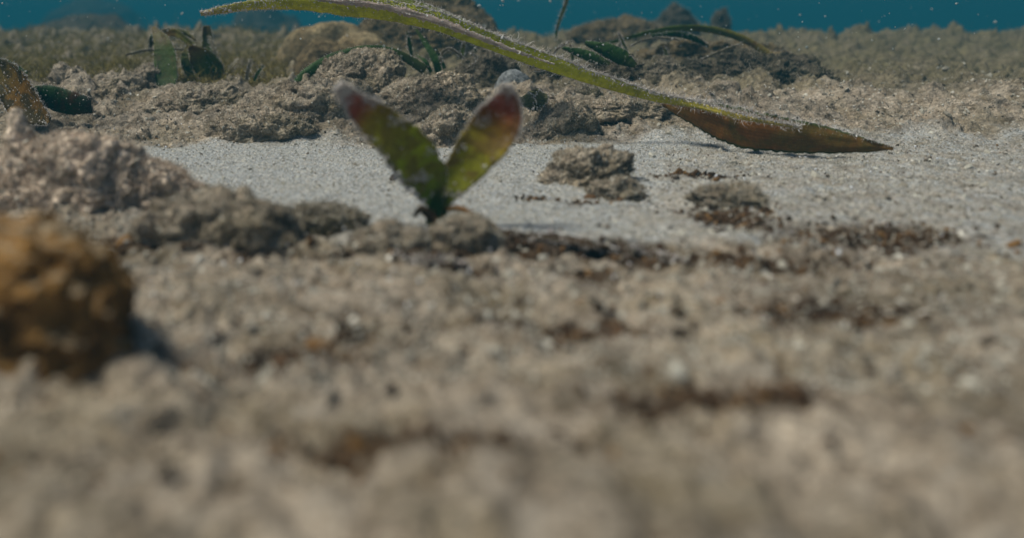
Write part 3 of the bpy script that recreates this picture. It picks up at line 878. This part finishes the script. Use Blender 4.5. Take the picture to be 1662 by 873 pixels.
crust(o, inf, 600, 0.03, 28, u0=0.0, u1=.2)
hairs(o, inf, 2200, 0.20, 0.011, 23, edge=0.6, u0=0.42)
hairs(o, inf, 380, 0.42, 0.018, 29, edge=0.8, u0=0.55)
hairs(o, inf, 500, 0.16, 0.009, 24, edge=True, u0=0, u1=0.45)
# its folded-over upper half: a second strap turned away behind the pale ridge
fp = [(470, 1, 39.9), (540, -2, 39.8), (600, 1, 39.6), (660, 10, 39.2), (725, 32, 38.8), (790, 58, 38.4), (850, 81, 38.0), (905, 104, 37.8)]
f3 = local([P(*q) for q in fp], apts[-1])
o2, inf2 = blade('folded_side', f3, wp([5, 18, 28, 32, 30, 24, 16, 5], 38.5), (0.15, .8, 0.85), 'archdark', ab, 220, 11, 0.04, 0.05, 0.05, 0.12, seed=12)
crust(o2, inf2, 5200, 0.021, 25, u0=0.02, u1=0.98)
hairs(o2, inf2, 1200, 0.17, 0.011, 26, edge=True)
rp_ = [(505, -2, 38.7), (560, 4, 38.3), (610, 9, 38.1), (655, 19, 37.8), (710, 35, 37.5), (770, 58, 37.2), (830, 81, 36.9), (900, 105, 36.9)]
r3 = local([P(*q) for q in rp_], apts[-1])
o3, inf3 = blade('edge_ridge', r3, wp([4, 8, 11, 12, 11, 9, 6, 2], 38), (0.1, -.3, 1), 'ridge', ab, 320, 7, 0.08, 0.13, 0.2, 0.9, seed=13)
crust(o3, inf3, 2600, 0.018, 27)

# rust brown blade at the right end
rb = [(1072, 168, 37.3), (1120, 180, 36.5), (1165, 197, 35.6), (1215, 211, 34.6), (1290, 222, 33.5), (1370, 232, 32.5), (1450, 242, 31.5)]
rpp = [P(*q) for q in rb]
r = thing('seagrass', 'broad rust brown blade hanging under the right end of the arching blade', 'seagrass', rpp[-1])
o, inf = blade('blade', local(rpp, rpp[-1]), wp([5, 32, 46, 56, 62, 60, 52, 40, 24, 5], 37), (0.15, -.3, 1), 'rust', r, 200, 13, 0.04, 0.12, 0.1, 0.12, seed=14)
crust(o, inf, 260, 0.02, 31, vmin=0.6, vmax=1)
hairs(o, inf, 420, 0.28, 0.012, 32, edge=0.85)


def simple_blade(name, label, cat, pts, ws, side, mat, group=None, n=90, seed=0, wave=0.05, ragged=0.1, camber=0.12, hair=120, cr=80, thick=0.04, hl=0.15, lab=None):
    pp = [P(*q) for q in pts]
    root = thing(name, label, cat, pp[0], group)
    Y = pts[0][2]
    o, inf = blade('blade', local(pp, pp[0]), wp(ws, Y), side, mat, root, n, 11, thick, wave, camber, ragged, seed=seed)
    if cr: crust(o, inf, cr, 0.022, seed + 500)
    if hair: hairs(o, inf, hair, hl, 0.009, seed + 600, edge=True)
    return root


SG = 'seagrass blades around the rubble'
simple_blade('seagrass', 'dark green blade with a reddish upper edge lying at the left', 'seagrass',
             [(56, 150, 40), (80, 158, 40), (110, 166, 39.8), (150, 172, 39.5)], [24, 39, 47, 42, 26], (0.1, -.3, 1), 'leftgreen', SG, seed=41)
simple_blade('seagrass', 'mottled orange brown blade at the left edge above the pink heap', 'seagrass',
             [(80, 197, 38.5), (52, 178, 39), (26, 152, 39.5), (8, 128, 40), (-25, 110, 41)], [14, 56, 72, 62, 34], (0.7, -.2, .8), 'mottled', SG, seed=42, ragged=0.2, cr=700, hair=500)
simple_blade('seagrass', 'small green blade crossing the left edge above the orange one', 'seagrass',
             [(44, 118, 44), (20, 106, 45), (0, 100, 46), (-40, 96, 47)], [4, 11, 13, 10], (0.1, -.3, 1), 'green', SG, seed=43, cr=40, hair=60)
simple_blade('seagrass', 'pointed green blade standing behind the round fuzzy knob', 'seagrass',
             [(267, 158, 48.5), (270, 125, 49), (267, 92, 49.5), (262, 68, 50), (248, 44, 51)], [24, 40, 40, 29, 5], (1, -.2, .1), 'midgreen', SG, seed=44, hair=200)
sh = thing('seagrass_shoot', 'shoot of brown green blades and bent stalks right of the pointed blade', 'seagrass', P(342, 142, 52), SG)
S0 = np.array(P(342, 142, 52))
for i, (pts, ws, side, mat) in enumerate([
    ([(346, 142, 52), (340, 115, 51.6), (326, 95, 51.4), (308, 76, 51.2)], [26, 48, 44, 8], (0.85, -.2, .5), 'browngreen'),
    ([(350, 140, 52.3), (346, 110, 52.6), (338, 75, 53), (335, 42, 53)], [14, 22, 22, 12], (1, -.2, .1), 'midgreen'),
    ([(356, 140, 52), (354, 105, 52), (346, 78, 52.2), (338, 58, 52.5)], [5, 6, 6, 3], (1, 0, .1), 'straw'),
    ([(350, 120, 51.5), (335, 92, 51.5), (312, 74, 52), (284, 54, 53), (262, 62, 54)], [5, 8, 10, 14, 5], (.2, -.3, 1), 'browngreen'),
    ([(242, 84, 54), (250, 62, 54), (272, 53, 54), (300, 54, 53.5), (318, 66, 53)], [8, 14, 14, 9, 4], (.2, -.3, 1), 'midgreen'),
    ([(318, 138, 51.8), (304, 112, 51.6), (300, 92, 51.6), (306, 72, 51.8)], [10, 16, 14, 4], (.9, -.2, .2), 'midgreen'),
    ([(372, 138, 52.4), (376, 112, 52.6), (386, 94, 53)], [6, 10, 3], (1, -.2, .1), 'straw'),
    ([(204, 90, 53), (232, 83, 53), (262, 80, 53), (300, 80, 52.6)], [3, 5, 5, 3], (.1, -.3, 1), 'straw')]):
    o, inf = blade('blade', [np.array(P(*q)) - S0 for q in pts], wp(ws, 52), side, mat, sh, 70, 9, 0.05, 0.05, 0.12, 0.15, seed=50 + i)
    hairs(o, inf, 110, 0.18, 0.01, 650 + i, edge=True)
simple_blade('seagrass', 'dark green blade curving behind the tallest mound', 'seagrass',
             [(466, 150, 45.5), (500, 118, 46), (545, 93, 46.3), (600, 80, 46.6), (645, 88, 46.8), (690, 114, 47)], [10, 17, 17, 12, 14, 18], (-.3, .2, 1), 'green', SG, seed=61, n=130)
for i, (pts, ws) in enumerate([
    ([(712, 118, 50), (706, 96, 50), (690, 70, 50.5), (672, 44, 51)], [11, 13, 9, 3]),
    ([(700, 118, 50.5), (690, 100, 50.5), (676, 90, 51)], [6, 7, 3]),
    ([(722, 112, 51), (712, 90, 51), (708, 80, 51)], [6, 6, 3])]):
    simple_blade('seagrass', ['narrow green blade leaning left behind the brown ledge, longest of three', 'middle short green blade in the tuft behind the brown ledge',
                                    'rightmost short green blade in the tuft behind the brown ledge'][i], 'seagrass', pts, ws, (1, -.1, .2), 'green', SG, seed=63 + i, hair=40, cr=20)
WG = 'thin weeds among the dark rubble'
for i, (bx_, by_, tx_, ty_, Y_, w_) in enumerate([(780, 112, 770, 78, 52, 5), (820, 108, 836, 74, 53, 5), (852, 104, 846, 66, 53, 4), (880, 108, 896, 80, 50, 5), (930, 100, 925, 72, 51, 4),
                                               (1000, 96, 1012, 60, 56, 4), (668, 92, 660, 52, 53, 5), (748, 96, 756, 66, 53, 5), (400, 130, 408, 96, 50, 5), (412, 132, 428, 106, 50, 4), (1084, 100, 1076, 74, 56, 4)]):
    w = simple_blade('weed', 'thin dark weed in the dark rubble under and beside the arching blade', 'weed',
                     [(bx_, by_, Y_), ((bx_ * .6 + tx_ * .4), by_ * .5 + ty_ * .5, Y_), (tx_, ty_, Y_)], [w_, w_ + 2, 2], (1, -.1, .2), ['green', 'browngreen', 'straw'][i % 3], WG, n=40, seed=120 + i, hair=60, cr=10, hl=.25)
    w['label'] = ['thin dark green weed left of the dark overgrown lump', 'thin olive weed right of the dark overgrown lump', 'straw thin weed just right of the olive one, above the blue grey stone',
                  'short green weed leaning right beside the arching blade, near the pale arc stalk', 'short olive weed left of the two dark blades', 'straw weed sticking up by the end of the light green sweeping blade',
                  'thin green weed under the arching blade, leftmost on the murky boulder', 'olive weed near the hook shaped stalk', 'straw weed between the shoot and the tallest mound, the left of two',
                  'green weed leaning right between the shoot and the tallest mound', 'olive weed on the shaggy right bank'][i]
ARC = 'bent straw coloured stalks'
simple_blade('dead_stalk', 'pale hook shaped stalk behind the brown ledge', 'stalk', [(716, 104, 49), (716, 88, 49), (730, 80, 49), (745, 88, 49), (752, 96, 49)], [3, 4, 4, 4, 2], (.3, -.2, 1), 'straw', ARC, seed=66, hl=.1)
simple_blade('dead_stalk', 'pale s shaped stalk right of the hook shaped one', 'stalk', [(756, 114, 49), (770, 104, 49), (772, 92, 49), (760, 86, 49)], [3, 4, 3, 2], (.3, -.2, 1), 'straw', ARC, seed=67, hl=.1)
simple_blade('dead_stalk', 'pale stalk rising in a thin arc above the arching blade', 'stalk', [(896, 92, 46), (904, 80, 46), (915, 72, 46), (932, 66, 46)], [3, 4, 4, 2], (.3, -.2, 1), 'straw', ARC, seed=68, hl=.1)
simple_blade('upright_seagrass', 'thin dark stem standing upright against the blue water', 'stem', [(902, 68, 60), (904, 48, 60), (911, 26, 60), (919, 4, 60), (923, -20, 60)], [3, 4, 5, 6, 3], (1, 0, .1), 'browngreen', SG, seed=69, hair=160, hl=.3)
simple_blade('seagrass', 'wide very dark blade lying above the arching blade at right', 'seagrass', [(950, 70, 48), (985, 82, 47.6), (1010, 94, 47.3), (1032, 108, 47)], [7, 24, 26, 8], (.3, -.3, 1), 'green', SG, seed=70)
simple_blade('seagrass', 'mid green blade lying just left of the very dark one', 'seagrass', [(912, 78, 48), (940, 86, 47.7), (962, 94, 47.4), (990, 104, 47)], [4, 15, 18, 6], (.3, -.3, 1), 'green', SG, seed=71)
simple_blade('seagrass', 'long light green blade sweeping to the right edge below the skyline knobs', 'seagrass',
             [(962, 78, 56), (1005, 66, 57), (1060, 52, 58), (1110, 46, 58), (1160, 50, 58), (1215, 68, 57), (1275, 112, 55), (1300, 160, 54)], [4, 7, 9, 11, 13, 13, 11, 9], (.1, -.5, 1), 'browngreen', SG, n=160, seed=72)
simple_blade('seagrass', 'dark green blade below and parallel to the long light green one', 'seagrass',
             [(1058, 58, 55), (1095, 56, 55), (1125, 63, 55), (1150, 76, 55)], [4, 9, 10, 5], (.1, -.5, 1), 'green', SG, seed=73)
simple_blade('dead_stalk', 'thin straw stalk arching over the shaggy bank', 'stalk', [(1022, 76, 54), (1045, 66, 54), (1075, 62, 54), (1105, 66, 54)], [2, 4, 4, 2], (.2, -.3, 1), 'straw', ARC, seed=74, hl=.12)
simple_blade('dead_stalk', 'straight dark twig leaning on the right bank above the very dark blade', 'stalk', [(1018, 84, 52), (1010, 68, 52), (1004, 52, 52)], [4, 4, 2], (1, 0, .1), 'browngreen', ARC, seed=75)
simple_blade('dead_stalk', 'crooked twig sticking up at the end of the arching blade', 'stalk', [(1164, 178, 37.5), (1162, 165, 37.5), (1157, 156, 37.6), (1150, 150, 37.6)], [4, 5, 5, 3], (1, 0, .1), 'straw', ARC, seed=76, hair=60)
simple_blade('dead_stalk', 'low twig lying left of the crooked one above the rust brown blade', 'stalk', [(1128, 162, 37.6), (1142, 169, 37.5), (1156, 178, 37.4)], [3, 4, 3], (.3, -.2, 1), 'straw', ARC, seed=77, hair=50)
simple_blade('dead_stalk', 'leaning straw stalk against the dark rock at right', 'stalk', [(1138, 98, 50), (1160, 88, 50), (1185, 78, 50), (1205, 70, 50)], [3, 5, 5, 2], (.3, -.2, 1), 'straw', ARC, seed=78, hair=60)
DL = 'dark dead leaf strips in the foreground hollow'
def gp(px, py, lift=.08):
    Y = 5.8 / math.tan(PITCH + math.atan((py - CY) / FPX))
    for _ in range(6):
        q = P(px, py, Y); Y += 0.6 * (-(ground(q.x, q.y) + lift - q.z)) / math.tan(PITCH + math.atan((py - CY) / FPX))
    return (px, py, Y)
for i, (lab, pts, ws) in enumerate([
    ('long dark dead strip lying across the hollow right of the seedling', [(800, 372), (845, 384), (900, 386), (955, 396), (1008, 406)], [8, 18, 22, 20, 6]),
    ('short dark dead strip below the long one, under the glinting grains', [(812, 398), (850, 402), (890, 404)], [8, 14, 5]),
    ('thin dark dead strip running down to the right below the long one', [(1020, 398), (1060, 412), (1110, 424)], [5, 12, 4]),
    ('crooked dark dead strip lying below the seedling base', [(640, 412), (680, 424), (715, 420), (760, 432)], [5, 12, 12, 4])]):
    pp_ = [gp(*q) for q in pts]
    simple_blade('dead_leaf', lab, 'dead leaf', pp_, [w * 1.0 for w in ws], (.2, 1, .35), 'husk', DL, seed=140 + i, wave=.12, ragged=.5, hair=260, cr=120, hl=.12)
# curled alga
cu = thing('curled_alga', 'small curled olive alga beside the right seedling leaf', 'alga', P(866, 176, 38.5))
C0 = np.array(P(866, 176, 38.5))
for i, pts in enumerate([[(868, 180, 38.5), (858, 166, 38.4), (850, 154, 38.6)], [(868, 180, 38.5), (870, 160, 38.7), (866, 146, 38.8)], [(868, 180, 38.5), (877, 164, 38.4), (882, 150, 38.5)]]):
    o, inf = blade('frond', [np.array(P(*q)) - C0 for q in pts], wp([8, 24, 18], 38), (1, -.3 + .3 * i, .2), 'frond', cu, 50, 11, 0.04, 0.25, 0.3, 0.4, seed=80 + i)
    hairs(o, inf, 150, 0.06, 0.01, 680 + i, edge=True)
    crust(o, inf, 160, 0.02, 780 + i, edge=True)
# ------------------------------------------------------------------ small stuff
def scatter(n, xr, yr, seed, want=None):
    g = np.random.default_rng(seed)
    y = yr[0] + (yr[1] - yr[0]) * g.random(n) ** 1.2
    s = g.uniform(*xr, n)
    x = s * (y + 3)
    if want is not None:
        keep = g.random(n) < want(x, y)
        x, y = x[keep], y[keep]
    return x.astype(np.float32), y.astype(np.float32), H(x, y), g


x, y, z, g = scatter(90000, (-.62, .98), (12, 60), 1, lambda x, y: 0.15 + 0.85 * rough_mask(x, y))
V, F, tn = crumbs(np.stack([x, y, z], -1), 0.026 * g.lognormal(0, 0.55, len(x)) * (1 + 0.01 * y), 5)
tag(np_mesh('coral_grit', V, F, M['crumb'], smooth=False, attrs={'tone': tn}), 'coarse tan grit and crumbs strewn over the sea bed', 'grit', kind='stuff')
x, y, z, g = scatter(26000, (-.4, .7), (20, 42), 2)
V, F, tn = crumbs(np.stack([x, y, z + .01], -1), 0.020 * g.lognormal(0, 0.45, len(x)), 6)
tag(np_mesh('sand_grain', V, F, M['crumb'], smooth=False, attrs={'tone': 0.35 + 0.65 * tn}), 'pale coarse sand grains on the clean sand', 'sand', kind='stuff')
xs, ys_ = [], []
g = np.random.default_rng(55)
for (gx, gy, gsx, gsy, am) in DETRITUS:
    k = int(min(500, max(25, 420 * am * gsx * gsy)))
    xs.append(gx + gsx * .9 * g.normal(size=k)); ys_.append(gy + gsy * .9 * g.normal(size=k))
x, y = np.concatenate(xs).astype(np.float32), np.concatenate(ys_).astype(np.float32)
V, F, tn = crumbs(np.stack([x, y, H(x, y) + .02], -1), 0.06 * g.lognormal(0, 0.5, len(x)), 56, .5)
tag(np_mesh('plant_litter', V, F, M['litter'], smooth=False, attrs={'tone': tn}), 'dark brown flakes of rotting leaf lying in the hollows', 'leaf litter', kind='stuff')
x, y, z, g = scatter(6000, (-.62, .98), (9, 45), 57, lambda x, y: 0.03 + 0.6 * rough_mask(x, y))
V, F, tn = crumbs(np.stack([x, y, z + .02], -1), 0.035 * g.lognormal(0, 0.5, len(x)), 58, .5)
tag(np_mesh('leaf_fragment', V, F, M['litter'], smooth=False, attrs={'tone': tn}), 'loose dark bits scattered thinly over the sea bed', 'leaf litter', kind='stuff')
# fuzz on rubble ground
x, y, z, g = scatter(30000, (-.62, .98), (34, 75), 3, lambda x, y: rough_mask(x, y) * 0.9)
V, F, tn = filaments(np.stack([x, y, z - .03], -1), g.normal(size=(len(x), 3)) * .7 + [0, 0, .8], 0.22 * g.lognormal(0, .4, len(x)) * (0.5 + y / 60), 0.010 * (0.5 + y / 60), 3, 0.5, seed=4)
tag(np_mesh('sediment_algae', V, F, M['fuzz'], attrs={'tone': tn}), 'short silt laden algae fuzz over the rubble', 'algae', kind='stuff')
# olive turf at the left back
x, y, z, g = scatter(42000, (-.70, -.10), (50, 112), 5)
V, F, tn = filaments(np.stack([x, y, z - .05], -1), g.normal(size=(len(x), 3)) * .8 + [0, 0, .6], 1.05 * g.lognormal(0, .4, len(x)), 0.034, 5, 0.55, seed=7)
tag(np_mesh('olive_turf', V, F, M['turf'], attrs={'tone': tn}), 'tangled olive brown turf algae in the left background', 'algae', kind='stuff')
x, y, z, g = scatter(34000, (-.2, 1.0), (47, 130), 15)
V, F, tn = filaments(np.stack([x, y, z - .05], -1), g.normal(size=(len(x), 3)) * .8 + [0, 0, .6], 0.5 * g.lognormal(0, .4, len(x)), 0.02, 4, 0.55, seed=17)
tag(np_mesh('brown_turf', V, F, M['fuzz'], attrs={'tone': tn * 0.55}), 'tangled tan turf algae in the right background', 'algae', kind='stuff')
# glinting grains
x, y, z, g = scatter(420, (-.55, .75), (15, 52), 8)
V, F, tn = crumbs(np.stack([x, y, z + .12], -1), 0.035 * g.lognormal(0, 0.35, len(x)), 9, 1.0)
tag(np_mesh('shiny_grain', V, F, M['shine'], attrs={'tone': tn}), 'glinting white grains sprinkled over the sea bed', 'grain', kind='stuff')
# drifting specks
g = np.random.default_rng(77)
yy = g.uniform(25, 90, 420)
pp = np.stack([g.uniform(-.55, .95, 420) * yy, yy, CAMH - 0.4 + g.uniform(-.03, .08, 420) * yy], -1)
pp = pp[pp[:, 2] > H(pp[:, 0], pp[:, 1]) + 0.5]
V, F, tn = crumbs(pp, 0.035 * g.lognormal(0, 0.5, len(pp)), 10, 1.0)
tag(np_mesh('drifting_particle', V, F, M['snow'], attrs={'tone': tn}), 'pale specks drifting in the blue water', 'particles', kind='stuff')
